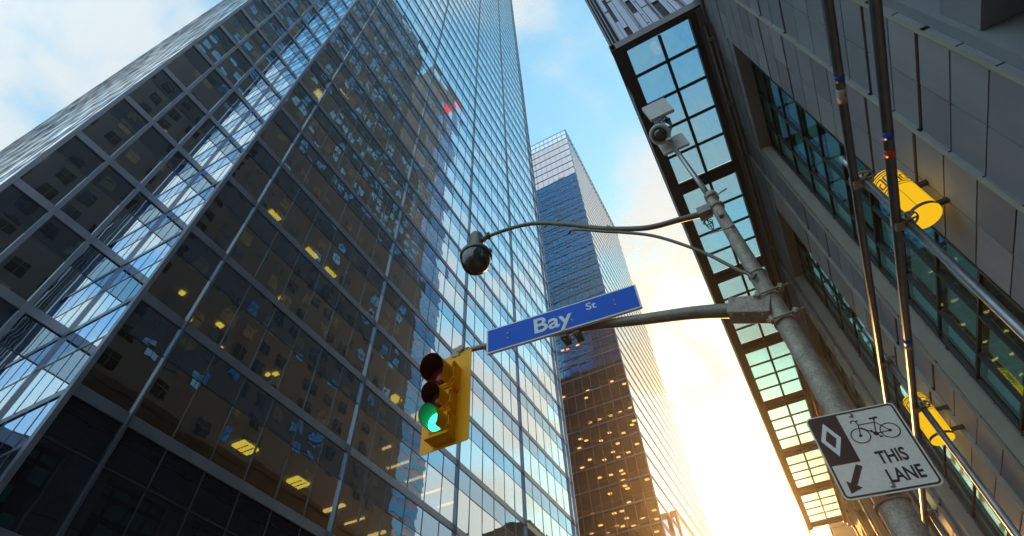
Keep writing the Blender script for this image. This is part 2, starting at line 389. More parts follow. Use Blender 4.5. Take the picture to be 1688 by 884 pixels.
lamps = [(-31.4,83.8),(-30.2,83.6),(-27.7,83.7),(-32.7,71.3),(-27.2,70.8),(-27.8,69.2),(-21.8,71.0),(-18.9,69.4),(-27.8,63.3),(-25.8,63.3),(-23.5,63.3),(-21.5,63.4),(-19.4,63.6),(-19.2,60.6),(-19.8,59.9),(-30.8,58.6),(-29.2,59.7),(-26.3,58.7),(-24.4,59.8),(-21.7,58.8),(-30.3,60.4),(-23.4,57.5),(-19.7,55.8),(-30.8,54.5),(-29.1,55.6),(-26.3,54.7),(-24.4,55.7),(-21.6,54.7),(-23.6,54.4),(-27.8,51.6),(-25.6,51.5),(-23.3,51.0),(-23.6,51.7),(-23.6,49.9),(-23.1,48.2),(-23.5,48.8),(-26.4,48.2),(-23.4,45.8),(-19.3,48.8),(-30.1,45.6),(-26.4,44.9),(-25.0,44.9),(-19.5,43.4),(-30.8,42.4),(-29.0,43.3),(-27.9,41.7),(-26.2,42.5),(-24.3,43.3),(-23.4,41.8),(-21.6,42.6),(-19.4,41.9),(-19.9,40.0),(-25.2,42.2)]
for (x, z) in lamps:
    k = math.ceil((z-41.25)/4.175 - .08); c = z2(k)-.36
    if c < z+.15: c += 0 if c > z else 4.175
    s = min(c/z, 1.09); y = YA*s; x_ = x*s
    y = max(y, YA+.8); x_ = min(x_, X2-.9)
    m = MB(); m.box(x_-.36, x_+.36, y-.25, y+.25, c-.08, c-.002); m.build('ceiling_light', M['lamp_far'], T2)
# low glazed block at the foot of the bright side
m = MB(); m.box(X2+.25, -17.3, 95.5, 122, GROUND, 45.6); m.build('podium_block', M['beige_steel'], T2)
for i in range(9):
    z = 6+4.4*i; m = MB(); m.box(-17.29, -17.18, 96, 121.5, z, z+3.2); m.box(X2+.4, -17.5, 95.38, 95.49, z, z+3.2); m.build('podium_window', M['g2_east'], T2)

# ================================================================== the stone building on the right
R = thing('stone_office_block', 'grey stone office block on the right with tall teal windows and a glass-roofed eave', 'building')
XW = 4.6; HC = 23.0; XG = 5.1
starts = [9.4, 17.3, 24.2, 31.1, 38.0, 44.9, 51.8]; WL = 4.9
END = 59.5
def stone_panels(mb, x, y0, y1, zlo=GROUND, zhi=HC-.6, depth=.35, ledge=None):
    """cladding slabs with thin joints and a wide black joint at two courses of every seven"""
    c = .83; zc = 16.4 - c*int((16.4-zlo)/c); ks = []; z = zc; idx = -int((16.4-zlo)/c)
    zz = [zlo]; kk = []
    while z < zhi:
        if z > zlo+.1: zz.append(z); kk.append(idx % 7 in (0, 5))
        z += c; idx += 1
    zz.append(zhi); kk.append(False)
    n = max(1, round((y1-y0)/1.25))
    for j in range(n):
        a = y0+(y1-y0)*j/n; b = y0+(y1-y0)*(j+1)/n
        if n > 1 and j > 0: a += .015
        if n > 1 and j < n-1: b -= .015
        wide = False
        for i in range(len(zz)-1):
            lo = zz[i] + (.055 if i > 0 and kk[i-1] else .017); hi = zz[i+1] - (.055 if kk[i] else .017)
            mb.box(x+random.uniform(-.003,.003), x+depth, a, b, lo, hi, random.choice((0,0,1,2)))
st = MB(); lg = MB(); jt = MB()
def pier(y0, y1, parts):
    """parts: (start, end, x) along the pier"""
    for (a, b, x) in parts:
        stone_panels(st, x, a, b)
        jt.box(x+.04, x+.34, a+.03, b-.03, GROUND, HC-.62)
        # paler strip, light painted in, on the arris that faces the near end of the street
        lg.box(x-.018, x+.06, a-.020, a-.003, GROUND, HC-.65)
pier(5.5, 9.4, [(5.5,7.4,4.72),(7.4,9.4,4.60)])
pier(-5, .6, [(-5,-1.5,4.72),(-1.5,.6,4.6)])
for i, s in enumerate(starts):
    e0 = s+WL
    e1 = starts[i+1] if i+1 < len(starts) else END
    mid = e0+.55*(e1-e0)
    pier(e0, e1, [(e0, e0+.4, 4.80), (e0+.4, mid, 4.70), (mid, e1, 4.60)])
# lintels over windows + deep recess between 0.6 and 5.5
for s in starts:
    stone_panels(st, 4.64, s+.01, s+WL-.01, 20.0, HC-.6); jt.box(4.68, 4.98, s+.05, s+WL-.05, 20.03, HC-.62)
jt.box(5.7, 5.8, .6, 5.5, GROUND, HC-.6)
st.box(4.9, 5.7, 5.30, 5.49, GROUND, HC-.62)
for z in (-.5, 3.7, 7.9, 12.1, 16.3, 20.3): st.box(5.0, 5.69, .62, 5.29, z, z+.9)
st.build('stone_cladding', [M['stone'],M['stone2'],M['stone3']], R); lg.build('stone_arris', M['stone_ledge'], R)
jt.build('joint_backing', M['joint'], R)
m = MB(); m.box(6.3, 30, -30, END, GROUND, HC+1.0); m.box(4.95, 6.29, -30, -5.01, GROUND, HC+1.0)
for i, s in enumerate(starts):
    e1 = starts[i+1] if i+1 < len(starts) else END
    m.box(5.16, 6.29, s+WL+.02, e1-.02, GROUND, HC-.6)
m.box(5.16, 6.29, -4.9, .55, GROUND, HC-.6); m.box(5.16, 6.29, 5.52, 9.38, GROUND, HC-.6)
m.build('inner_block', M['core'], R)
m = MB(); m.box(4.62, 30.2, -30, END+.2, HC-.59, HC+1.2); m.build('roof_slab', M['fascia'], R)
# recessed dark windows by the near end
for z in (.5, 4.7, 8.9, 13.1, 17.3):
    w = MB(); w.box(5.60, 5.66, .75, 5.2, z, z+2.9); o = w.build('window', M['g_left'], R)
# tall windows
for i, s in enumerate(starts):
    gl = MB(); a, b = s+.05, s+WL-.05
    zs = [GROUND+4] + [2.4+1.38*j for j in range(1, 13)]; zs = [z for z in zs if z < 19.7] + [19.95]
    for j in range(len(zs)-1):
        ys = [a, a+.95, a+2.35, a+3.75, b]
        for q in range(4):
            t1, t2 = random.gauss(0,.002), random.gauss(0,.002)
            gl.quad([(XG+t1,ys[q],zs[j]),(XG+t2,ys[q+1],zs[j]),(XG-t1,ys[q+1],zs[j+1]),(XG-t2,ys[q],zs[j+1])])
    w = gl.build('window', M['g_teal'], R)
    fr = MB()
    for z in zs: fr.box(XG-.035, XG+.05, a, b, z-.028, z+.028)
    for y in ys: fr.box(XG-.05, XG+.07, y-.03, y+.03, zs[0]-.04, 19.97)
    fr.build('window_frame', M['bronze'], w)
    bl = MB()
    for j in range(len(zs)-1):
        for q in range(4):
            if random.random() < .8: bl.box(XG+.13, XG+.15, ys[q]+.12, ys[q+1]-.12, zs[j]+.30, zs[j+1]-.12)
    for z in zs[::3]: bl.box(XG+.2, XG+1.1, a, b, z-.10, z+.10)
    bl.build('blind', M['teal_reflection'], w)  # pale panels placed behind the glass to imitate its reflections
    fl = MB(); fl.box(XG+.09, XG+.2, a-.04, a, 2, 20); fl.box(4.66, XG-.1, s+WL-.048, s+WL-.006, GROUND, 19.98); fl.box(4.67, XG+.3, s+.01, s+WL-.05, 19.985, 20.0-.003)
    fl.build('window_reveal', M['stone_ledge'], w)
# canopy / glazed eave
CAN = tag(MB().build('eave_frame', M['fascia'], R)); 
majY = [(8.95,9.2),(16.45,17.2),(23.1,24.0),(29.8,30.9),(36.65,37.9),(43.6,45.0),(50.4,52.0),(57.6,58.8)]
f = MB()
f.box(.80, 1.00, 8.7, 58.9, HC-.25, HC+.30); f.box(1.00, 1.37, 8.95, 58.8, HC-.02, HC+.24)
f.box(4.02, 4.26, 8.95, 58.8, HC-.10, HC+.28)
f.box(.82, .88, 10.4, 56.5, 21.3, HC-.26)  # deep downstand added to keep roof panes out of the tower reflection
f.build('edge_beam', M['bronze'], R)
f = MB(); f.box(4.262, 4.60, 8.8, 58.9, HC-.35, HC+.2); f.box(4.50,4.62,-5,58.9,HC-.58,HC-.36); f.build('wall_gutter', M['fascia'], R)
f = MB()
f.tube([(4.42,9.5,HC-.45),(4.42,58,HC-.45)], .06, 12); f.tube([(4.56,9.9,HC-.75),(4.56,58,HC-.75)], .035, 10)
for i in range(16): f.box(4.35, 4.60, 10+3*i, 10.06+3*i, HC-.82, HC-.36)
f.build('conduit', M['beige_steel'], R)
for i, (a, b) in enumerate(majY):
    f = MB(); f.box(1.0, 4.02, a+.04, b-.04, HC+.12, HC+.22)
    if b-a > .5: f.box(1.0, 4.02, (a+b)/2-.16, (a+b)/2+.16, HC+.0, HC+.12)
    else: f.box(.78, 4.6, 8.70, 8.945, HC-.28, HC+.34); 
    f.build('cross_beam', M['bronze'] , R)
f = MB(); f.box(2.70, 2.82, 9.2, 57.6, HC+.0, HC+.20); 
for i in range(len(majY)-1):
    a, b = majY[i][1], majY[i+1][0]; n = 5 if i == 0 else 4
    ys = [a+(b-a)*j/n for j in range(n+1)]
    if i == 0: ys = [9.2,10.4,11.85,13.35,14.85,16.45]
    for y in ys[1:-1]: f.box(1.37, 2.695, y-.06, y+.06, HC+.13, HC+.20); f.box(2.825, 4.02, y-.06, y+.06, HC+.13, HC+.20)
    for j in range(len(ys)-1):
        for (x0, x1) in ((1.37,2.70),(2.82,4.02)):
            g = MB(); g.box(x0, x1, ys[j], ys[j+1], HC+.205, HC+.225); g.build('roof_pane', M['roofglass'], R)
f.build('glazing_bars', M['bronze'], R)
bpy.data.objects.remove(CAN)
# louvred screen rising from the near end of the eave
f = MB(); f.box(.86, 5.4, 9.10, 9.2, HC+.35, 46); f.build('screen_backing', M['core'], R)
f = MB()
x = 1.35
while x < 5.2:
    w = random.choice((.10,.16,.22,.30)); z = HC+.36
    while z < 45:
        h = random.choice((1.2, 2.0, 3.1, 4.4))
        if random.random() < .80: f.box(x, x+w-.02, 9.0+random.uniform(0,.05), 9.09, z, min(45, z+h-.06))
        z += h
    x += w
f.build('screen_panels', M['silver'], R)
f = MB()
for x in (1.34, 2.35, 3.2, 4.2): f.box(x-.03, x+.03, 8.9, 9.08, HC+.36, 46)
for x in (.90, 1.02, 1.17): f.box(x-.02, x+.02, 8.95, 9.08, HC+.36, 46)
f.build('screen_fins', M['alu_dark'], R)

# ================================================================== buildings seen in the glass and beyond
def window_tower(th, x0, x1, y0, y1, z0, z1, wall, fh=4.0, bay=3.2, ww=1.7, wh=2.3, gm=None, blind=True, lit=.12):
    m = MB(); m.box(x0, x1, y0, y1, z0, z1); m.build('wall', M[wall], th)
    g = MB(); b = MB(); fr = MB(); dk = MB()
    n = int((y1-y0-1)/bay); nz = int((z1-z0-2)/fh)
    for j in range(nz):
        z = z0+1.5+j*fh
        for i in range(n):
            y = y0+.8+i*bay
            u_ = random.random()
            if u_ < .22: continue
            q = b if (blind and u_ < .34) else (dk if u_ < 1-lit else g)
            q.box(x0-.05, x0+.1, y, y+ww, z, z+wh)
            fr.box(x0-.09, x0-.051, y+ww/2-.05, y+ww/2+.05, z, z+wh); fr.box(x0-.09, x0-.051, y, y+ww, z+wh*.62, z+wh*.62+.1)
    n2 = int((x1-x0-1)/bay)
    for j in range(nz):
        z = z0+1.5+j*fh
        for i in range(n2):
            x = x0+.8+i*bay; g.box(x, x+ww, y0-.05, y0+.1, z, z+wh)
    tag(g.build('windows', gm or M['g_env'], th), kind='stuff')
    if dk.f: tag(dk.build('dark_windows', M['g_envd'], th), kind='stuff')
    if b.f: tag(b.build('blinds', M['g_blind'], th), kind='stuff')
    tag(fr.build('window_bars', M['bronze'], th), kind='stuff')
D = 40.0
th = thing('dark_stone_tower', 'dark stone tower with gridded windows, seen reflected in the left part of the near tower', 'skyscraper')
window_tower(th, D, 62, 0, 88, GROUND, 128, 'tower_stone', 4.6, 4.4, 2.2, 2.6)
window_tower(th, D+1.5, 60, 0, 77, 128, 190, 'tower_stone', 4.2, 3.0, 2.1, 2.8, lit=.40)
window_tower(th, D+3, 58, 0, 66, 190, 300, 'tower_stone', 4.2, 3.0, 2.3, 3.0, lit=.55)
th = thing('added_dark_block', 'unseen dark block added behind the near tower to darken reflections in the lower far tower', 'building')  # placed out of view to give the far tower a dark reflection
window_tower(th, -60, -23.5, 50, 62, GROUND, 99, 'tower_stone', 4.0, 3.4, 1.8, 2.4)
th = thing('brown_slab_tower', 'slim brown tower with a red rooftop sign, reflected in the middle of the near tower', 'skyscraper')
m = MB(); m.box(50, 70, 83, 109, GROUND, 330); m.build('wall', M['brown_stone'], th)
m = MB(); 
for j in range(72):
    z = 4+4.1*j; m.box(49.7, 50.1, 97.5, 108.8, z, z+2.6); m.box(49.9, 50.1, 84, 88, z, z+1.6); m.box(49.9, 50.1, 90, 94, z, z+1.6)
tag(m.build('windows', M['g_env'], th), kind='stuff')
m = MB(); m.box(49.75, 50.0, 97.2, 109.1, GROUND, 310)
m.build('side_panel', M['lilac'], th)
m = MB(); m.box(49.2, 49.7, 104, 109, 312, 326); m.build('rooftop_sign', M['redsign'], th)
th = thing('dark_brick_building', 'dark brown brick block reflected at the lower right corner of the near tower', 'building')
window_tower(th, 12, 34, 97, 125, GROUND, 52, 'brick', 3.8, 3.0, 1.5, 2.2)
th = thing('beige_masonry_building', 'beige masonry block with small square windows, just below the far end of the glass eave', 'building')
window_tower(th, 4.7, 11.5, 98, 126, GROUND, 37.9, 'beige', 3.6, 2.0, 1.0, 1.7)
m = MB(); m.box(4.5, 11.7, 97.7, 126.2, 37.9, 38.5); m.build('cornice', M['beige'], th)

# ================================================================== ground
def structure(o): return tag(o, kind='structure')
m = MB(); m.box(-2500, 2500, -2500, 2500, GROUND-.30, GROUND-.20); structure(m.build('ground', M['concrete']))
m = MB(); m.box(-12.5, -1.0, -400, 700, GROUND-.19, GROUND-.14); structure(m.build('road', M['asphalt']))
m = MB(); m.box(-.85, 60, -400, 700, GROUND-.19, GROUND); structure(m.build('pavement', M['concrete']))
m = MB(); m.box(-80, -12.65, -400, 700, GROUND-.19, GROUND); structure(m.build('pavement', M['concrete']))
m = MB(); m.box(-.99, -.86, -400, 700, GROUND-.19, GROUND+.004); m.box(-12.64, -12.51, -400, 700, GROUND-.19, GROUND+.004); structure(m.build('kerb', M['kerb']))
m = MB()
for i in range(60): m.box(-6.82, -6.68, -60+6*i, -57+6*i, GROUND-.139, GROUND-.136)
m.box(-2.9, -2.8, -60, 300, GROUND-.139, GROUND-.136); m.box(-10.7, -10.6, -60, 300, GROUND-.139, GROUND-.136)
structure(m.build('road_markings', M['paint']))

# ================================================================== the signal pole
PX, PY = .686, 4.75
pole = thing('signal_pole', 'mottled galvanised traffic pole with a curved lamp arm, on the pavement before the stone building', 'pole', loc=(0,0,0))
m = MB()
m.tube([(PX,PY,GROUND),(PX,PY,1.2),(PX,PY,3.7),(PX-.005,PY,5.0),(PX-.01,PY,6.1)], [.128,.116,.096,.080,.070], 28)
m.build('shaft', M['galv'], pole)
m = MB(); m.lathe([(.22,0),(.22,.03),(.17,.05),(.16,.30),(.15,.32)], Matrix.Translation((PX,PY,GROUND)), 28); m.build('base_plate', M['galv'], pole)
m = MB(); m.tube([(PX-.012,PY,6.05),(PX-.07,PY,7.1),(.565,PY,7.95)], [.040,.036,.034], 14); m.build('mast_tube', M['galv_l'], pole)
def ring(mb, z, r, h, x=PX, y=PY, n=24):
    mb.lathe([(r-.02,z-h/2),(r,z-h/2),(r,z+h/2),(r-.02,z+h/2)], Matrix.Translation((x,y,0)), n)
for (z_, r_, h_) in ((6.10,.086,.10),(5.86,.088,.05),(4.50,.098,.02),(4.12,.106,.03),(3.76,.110,.03),(1.9,.126,.02),(1.3,.130,.02)):
    m = MB(); ring(m, z_, r_, h_); m.build('collar', M['galv'], pole)
for z in (4.12, 3.76):
    m = MB(); m.tube([(PX-.16,PY-.13,z),(PX+.20,PY-.13,z)], .013, 8); m.box(PX-.13, PX-.10, PY-.15, PY-.08, z-.03, z+.03); m.box(PX+.10, PX+.13, PY-.15, PY-.08, z-.03, z+.03)
    m.tube([(PX+.13,PY-.16,z),(PX+.13,PY-.05,z)], .012, 8); m.build('clamp', M['galv'], pole)
m = MB(); m.box(PX-.05, PX+.0, PY-.12, PY-.06, 5.55, 5.68); m.build('step_bracket', M['galv'], pole)
m = MB(); m.tube([(PX,PY-.08,5.98),(PX+.20,PY-.10,6.02)], .010, 8)
m.build('step_bracket', M['galv'], pole)
m = MB(); m.tube([(PX-.25,PY-.12,5.30),(PX+.02,PY-.11,5.27)], .008, 8); m.lathe([(0,.0),(.022,.0),(.022,.05),(0,.05)], Matrix.Translation((PX+.02,PY-.13,5.24)), 12)
m.build('step_bracket', M['galv'], pole)
# small wire service loop hanging under the lamp arm
m = MB()
for k in range(3):
    c = Vector((PX-.20, PY-.12, 5.52-.03*k)); pts = [c+Vector((.055*math.cos(a)*(1-.15*k), .03*math.sin(a+k), .085*math.sin(a))) for a in [2*PI*i/20 for i in range(21)]]
    m.tube(pts, .006, 6, caps=False)
m.tube([(PX-.20,PY-.12,5.62),(PX-.19,PY-.12,5.30)], .006, 6)
m.build('wire_loop', M['cable'], pole)
# lamp arm
arm = spline([(PX-.06,PY,5.82),(.45,PY,5.86),(.20,PY,5.925),(-.10,PY,5.99),(-.36,PY,6.11),(-.80,PY,6.42),(-1.27,PY,6.85),(-1.76,PY,7.24),(-2.10,PY,7.41),(-2.42,PY,7.49),(-2.76,PY,7.54)], 6)
m = MB(); m.tube(arm, [.044-.014*i/(len(arm)-1) for i in range(len(arm))], 16); m.build('lamp_arm', M['lamp_metal'], pole)
strut = spline([(.66,PY-.13,4.40),(.615,PY-.12,4.37),(.60,PY-.11,4.45),(.53,PY-.06,4.62),(.463,PY-.02,4.80),(.239,PY,5.24),(-.165,PY,5.80),(-.55,PY,6.15),(-.80,PY,6.345),(-1.10,PY,6.60),(-1.27,PY,6.70),(-1.32,PY,6.66)], 6)
m = MB(); m.tube(strut, .021, 12); m.build('brace_rod', M['lamp_metal'], pole)
m = MB(); m.tube([(-.74,PY,6.46),(-.70,PY,6.28)], .012, 8); m.lathe([(.050,-.015),(.056,-.015),(.056,.015),(.050,.015)], Matrix.Translation((-.72,PY,6.36)) @ Matrix.Rotation(math.radians(50), 4, 'Y'), 16)
m.box(.44, .60, PY-.07, PY+.07, 5.80, 5.93); m.build('arm_bracket', M['galv'], pole)
# mast arm carrying the name sign and the signal head
ma = spline([(PX-.06,PY,3.97),(.30,PY,4.14),(-.10,PY,4.31),(-.65,PY,4.485),(-1.26,PY,4.68),(-2.0,PY,4.87),(-2.76,PY,5.04),(-3.10,PY,5.10)], 6)
m = MB(); m.tube(ma, [.092-.062*i/(len(ma)-1) for i in range(len(ma))], 20); m.build('mast_arm', M['beige_steel'], pole)
m = MB()
d0 = Vector((-.38,0,.17)).normalized(); up = Vector((.17,0,.38)).normalized(); o0 = Vector((PX-.04,PY,3.985))
P = []
for (s, hh) in ((0,.115),(.42,.105)):
    for (yy, zz) in ((-.105,-1),(.105,-1),(.105,1),(-.105,1)): P.append(o0 + d0*s + Vector((0,yy,0)) + up*hh*zz)
m.hexa([P[0],P[1],P[2],P[3],P[4],P[5],P[6],P[7]]); m.build('arm_socket', M['galv'], pole, bevel=.012)
m = MB()
for s in (.08, .26, .38):
    q = o0+d0*s-up*.11+Vector((0,-.07,0)); m.lathe([(0,-.02),(.016,-.02),(.016,.012)], Matrix.Translation(q), 8)
m.build('socket_bolt', M['galv'], pole)

# luminaire hanging at the end of the lamp arm
lum = thing('street_lamp', 'unlit dark dome street lamp hanging from the curved arm', 'street lamp', loc=(0,0,0))
LX, LZ = -2.955, 0
TM = Matrix.Translation((LX, PY, 0))
m = MB(); m.lathe([(0,7.78),(.05,7.78),(.055,7.74),(.10,7.72),(.118,7.66),(.12,7.36),(.135,7.34),(.135,7.30),(.12,7.285)], TM, 32); m.build('socket_housing', M['lamp_metal'], lum)
m = MB(); m.lathe([(.122,7.30),(.15,7.28),(.20,7.23),(.215,7.20)], TM, 32); m.build('reflector_collar', M['white_box'], lum)
m = MB(); m.lathe([(.21,7.215),(.255,7.17),(.268,7.12),(.262,7.085),(.25,7.08)], TM, 40); m.build('rim', M['lamp_metal'], lum)
m, nt, out = new_mat('smoked_refractor')
bs = nd(nt, 'ShaderNodeBsdfPrincipled'); bs.inputs['Base Color'].default_value = (.045,.040,.035,1); bs.inputs['Roughness'].default_value = .14; bs.inputs['Coat Weight'].default_value = .6
wv = nd(nt, 'ShaderNodeTexNoise', i_Scale=14.0, i_Detail=3.0); bp = nd(nt, 'ShaderNodeBump', i_Distance=.004, i_Strength=.6); nt.links.new(wv.outputs[0], bp.inputs['Height']); nt.links.new(bp.outputs[0], bs.inputs['Normal'])
nt.links.new(bs.outputs[0], out.inputs[0]); M['refr'] = m
mb = MB(); mb.lathe([(.243,7.09),(.245,7.02),(.232,6.94),(.205,6.87),(.165,6.82),(.11,6.785),(.05,6.77),(0.001,6.768)], TM, 40); mb.build('bowl', M['refr'], lum)
m = MB(); m.tube([(LX+.10,PY,7.50),(LX+.26,PY,7.53)], .048, 14); m.lathe([(.04,-.015),(.068,-.015),(.068,.015),(.04,.015)], Matrix.Translation((LX+.24,PY,7.528)) @ Matrix.Rotation(PI/2, 4, 'Y'), 16)
m.box(LX+.22, LX+.26, PY-.02, PY+.02, 7.57, 7.63); m.tube([(LX+.25,PY,7.10),(LX+.31,PY,7.09)], .014, 8); m.box(LX+.26,LX+.285,PY-.03,PY+.03,7.08,7.15); m.build('arm_clamp', M['lamp_metal'], lum)

# ------------------------------------------------------------------ lettering helper
def lettering(txt, size, Mx, mat, parent, depth=.002, bold=0, name='lettering', sx=1.0):
    cu = bpy.data.curves.new('t', 'FONT'); cu.body = txt; cu.size = size; cu.offset = bold; cu.extrude = depth; cu.align_x = 'LEFT'
    ob = bpy.data.objects.new('t', cu); C.objects.link(ob); bpy.context.view_layer.update()
    me = bpy.data.meshes.new_from_object(ob.evaluated_get(bpy.context.evaluated_depsgraph_get()))
    bpy.data.objects.remove(ob)
    me.transform(Matrix.Diagonal((sx,1,1,1))); me.transform(Mx)
    me.materials.clear(); me.materials.append(mat)
    o = bpy.data.objects.new(name, me); C.objects.link(o); o.parent = parent; return o

# street name sign -------------------------------------------------
A = Vector((-2.583,4.469,0)); B = Vector((-.598,4.672,0)); du = (B-A).normalized(); W = (B-A).length
sign = thing('street_name_sign', 'long blue Bay St street name sign with white border on the mast arm', 'sign', loc=(0,0,0))
nn = Vector((du.y, -du.x, 0))            # faces the eye
SM = Matrix((( du.x, 0, nn.x, A.x), (du.y, 0, nn.y, A.y), (0, 1, nn.z, 4.60), (0,0,0,1)))
m = MB(); m.prism(rrect(W,.405,.012,3,W/2,.2025), SM @ Matrix.Translation((0,0,-.035)), .035); m.build('border_frame', M['white'], sign, bevel=.002)
m = MB(); m.prism(rrect(W-.045,.362,.008,3,W/2,.2025), SM @ Matrix.Translation((0,0,.001)), .002); m.build('blue_panel', M['sign_blue'], sign)
lettering('Bay', .345, SM @ Matrix.Translation((.635,.092,.0055)), M['white'], sign, .001, .006, sx=1.03)
lettering('St', .165, SM @ Matrix.Translation((1.34,.215,.0055)), M['white'], sign, .001, .002)
m = MB()
for (x, y) in ((.30,.24),(.30,.16),(1.70,.24),(1.70,.16),(1.15,.13),(.90,.145)):
    m.lathe([(.012,.003),(.012,.009),(.006,.013),(.0005,.014)], SM @ Matrix.Translation((x,y,0)), 12)
m.build('rivet', M['chrome'], sign)
m = MB()
for x in (1.00, 1.16):
    q = SM @ Vector((x,-.02,-.06)); m.box(q.x-.04, q.x+.04, q.y-.02, q.y+.16, q.z-.03, q.z+.06); m.tube([(q.x,q.y,q.z-.02),(q.x+.01,q.y-.02,q.z-.10)], .009, 8)
m.build('hanger_clamp', M['lamp_metal'], sign)

# traffic signal --------------------------------------------------
sg = thing('traffic_light', 'yellow three-lens traffic light with backboard, its green lens lit, at the arm end', 'traffic light', loc=(0,0,0))
BX, BY = -3.30, 4.72
FM = Matrix(((1,0,0,0),(0,0,-1,0),(0,1,0,0),(0,0,0,1)))      # local x,y,z -> world x, z, -y (towards the eye)
m = MB(); m.prism(rrect(.69,1.42,.035,5), Matrix.Translation((BX,BY,4.36)) @ FM, .008); m.build('backboard', M['yel'], sg, bevel=.002)
secs = [(3.905,.155,.120,'green'),(4.225,.155,.120,'amber'),(4.615,.21,.158,'red')]
for (z, hs, r, c) in secs:
    m = MB(); hw = .155 if c != 'red' else .185
    m.prism(rrect(hw*2, hs*2-.012, .035, 4), Matrix.Translation((BX,BY-.008,z)) @ FM, .15); h = m.build('signal_section', M['yel'], sg, bevel=.006)
    m = MB(); m.prism(rrect(hw*2-.04, hs*2-.05, .05, 4), Matrix.Translation((BX,BY-.158,z)) @ FM, .02); m.build('section_door', M['yel'], sg, bevel=.006)
    # hinges and latches on the right edge
    for dz in (-hs*.62, hs*.62):
        m = MB(); m.tube([(BX+hw+.012,BY-.165,z+dz-.03),(BX+hw+.012,BY-.165,z+dz+.03)], .013, 8); m.lathe([(.0,0),(.016,0),(.020,.012),(.0,.02)], Matrix.Translation((BX+hw+.012,BY-.19,z+dz)) @ Matrix.Rotation(PI/2,4,'X'), 8)
        m.box(BX+hw-.02, BX+hw+.015, BY-.185, BY-.15, z+dz-.012, z+dz+.012)
        m.build('door_latch', M['yel'], sg)
    T = Matrix.Translation((BX,BY-.178,z)) @ FM
    m = MB(); m.lathe([(r*1.02,.0),(r*1.02,.012),(r*.9,.03),(r*.6,.05),(r*.3,.058),(.0005,.060)], T, 32)
    m.build('lens', M['lens_'+c], sg)
    # tunnel visor, open at the foot, longer on top
    n = 36; vis = MB(); inn = MB(); Lt = .30 if c == 'red' else .26
    droop = -.09
    for (mb, rr_, flip) in ((vis, r*1.12, False), (inn, r*1.12-.006, True)):
        rowsv = []
        for i in range(n+1):
            a = math.radians(-62 + (304)*i/n)        # gap at the bottom
            top = (math.sin(a)+1)/2; Ln = Lt*(.42+.58*top**.8)
            row = []
            for s in range(5):
                t = s/4; zz = Ln*t
                row.append(T @ Vector((rr_*math.cos(a)*(1-.02*t), rr_*math.sin(a)*(1-.02*t)+droop*zz, zz)))
            rowsv.append(row)
        for i in range(n):
            for s in range(4):
                q = [rowsv[i][s], rowsv[i+1][s], rowsv[i+1][s+1], rowsv[i][s+1]]
                mb.quad(q if not flip else q[::-1], 0, True)
    v = vis.build('visor', M['yel'], sg)
    inn.build('visor_lining', M['visor_in_green'] if c == 'green' else M['visor_in_red'], v)
m = MB(); m.box(BX-.16,BX+.17, BY-.20, BY-.02, 3.70, 3.735); m.build('bottom_flange', M['yel'], sg, bevel=.006)
m = MB(); m.tube([(-3.02,PY,5.10),(-3.20,PY,5.12)], .040, 14); m.box(-3.27,-3.14,PY-.05,PY+.06,5.02,5.18); m.tube([(-3.20,PY+.02,5.05),(-3.20,PY+.02,4.85)], .03, 12); m.tube([(-3.13,PY-.07,5.12),(-3.13,PY+.07,5.12)], .055, 12)
m.build('hanger', M['galv'], sg, bevel=.004)

# lane sign ----------------------------------------------------------
Q = Vector((.405,4.58,0)); Q2 = Vector((1.055,4.67,0)); du = (Q2-Q).normalized(); roll = math.radians(-1.2)
W2 = .665; H2 = .70
nn = Vector((du.y,-du.x,0))
LM = Matrix(((du.x,0,nn.x,.388),(du.y,0,nn.y,4.56),(0,1,nn.z,1.918),(0,0,0,1))) @ Matrix.Rotation(roll,4,'Z')
ls = thing('bike_lane_sign', 'white and black, glow-tinted THIS LANE bicycle sign with diamond and arrow, strapped to the pole', 'sign', loc=(0,0,0))
m = MB(); m.prism(rrect(W2,H2,.045,7,W2/2,H2/2), LM @ Matrix.Translation((0,0,-.004)), .004)
m.build('sign_plate', M['white_warm'], ls)
def strip(name, polys, z=.0008, mat='glow_browned_ink', t=.0008):
    m = MB()
    for p in polys: m.prism(p, LM @ Matrix.Translation((0,0,z)), t)
    return m.build(name, M[mat], ls)
def ringpoly(outer, inner):           # quads between two loops
    n = len(outer); return [[outer[i], outer[(i+1)%n], inner[(i+1)%n], inner[i]] for i in range(n)]
o1 = rrect(W2-.022,H2-.022,.036,7,W2/2,H2/2); o2 = rrect(W2-.050,H2-.050,.024,7,W2/2,H2/2)
strip('border_line', ringpoly(o1, o2))
strip('lane_symbol_panel', [[(.025,.27),(.232,.27),(.232,H2-.025),(.049,H2-.025),(.032,H2-.03),(.025,H2-.049)]], .0004)
cx, cy = .113, .483
strip('diamond', ringpoly([(cx,cy-.148),(cx+.074,cy),(cx,cy+.148),(cx-.074,cy)], [(cx,cy-.080),(cx+.040,cy),(cx,cy+.080),(cx-.040,cy)]), .0014, 'white')
strip('arrow', [[(.225,.231),(.189,.255),(.094,.123),(.130,.099)], [(.064,.044),(.155,.074),(.112,.1108),(.069,.141)]])
def lineq(p, q, w):
    p, q = Vector(p), Vector(q); t = (q-p).normalized(); n_ = Vector((-t.y,t.x))*w/2; return [tuple(p+n_), tuple(p-n_), tuple(q-n_), tuple(q+n_)]
bk = []
wr = .066
w1 = (.365,.475); w2 = (.565,.475)
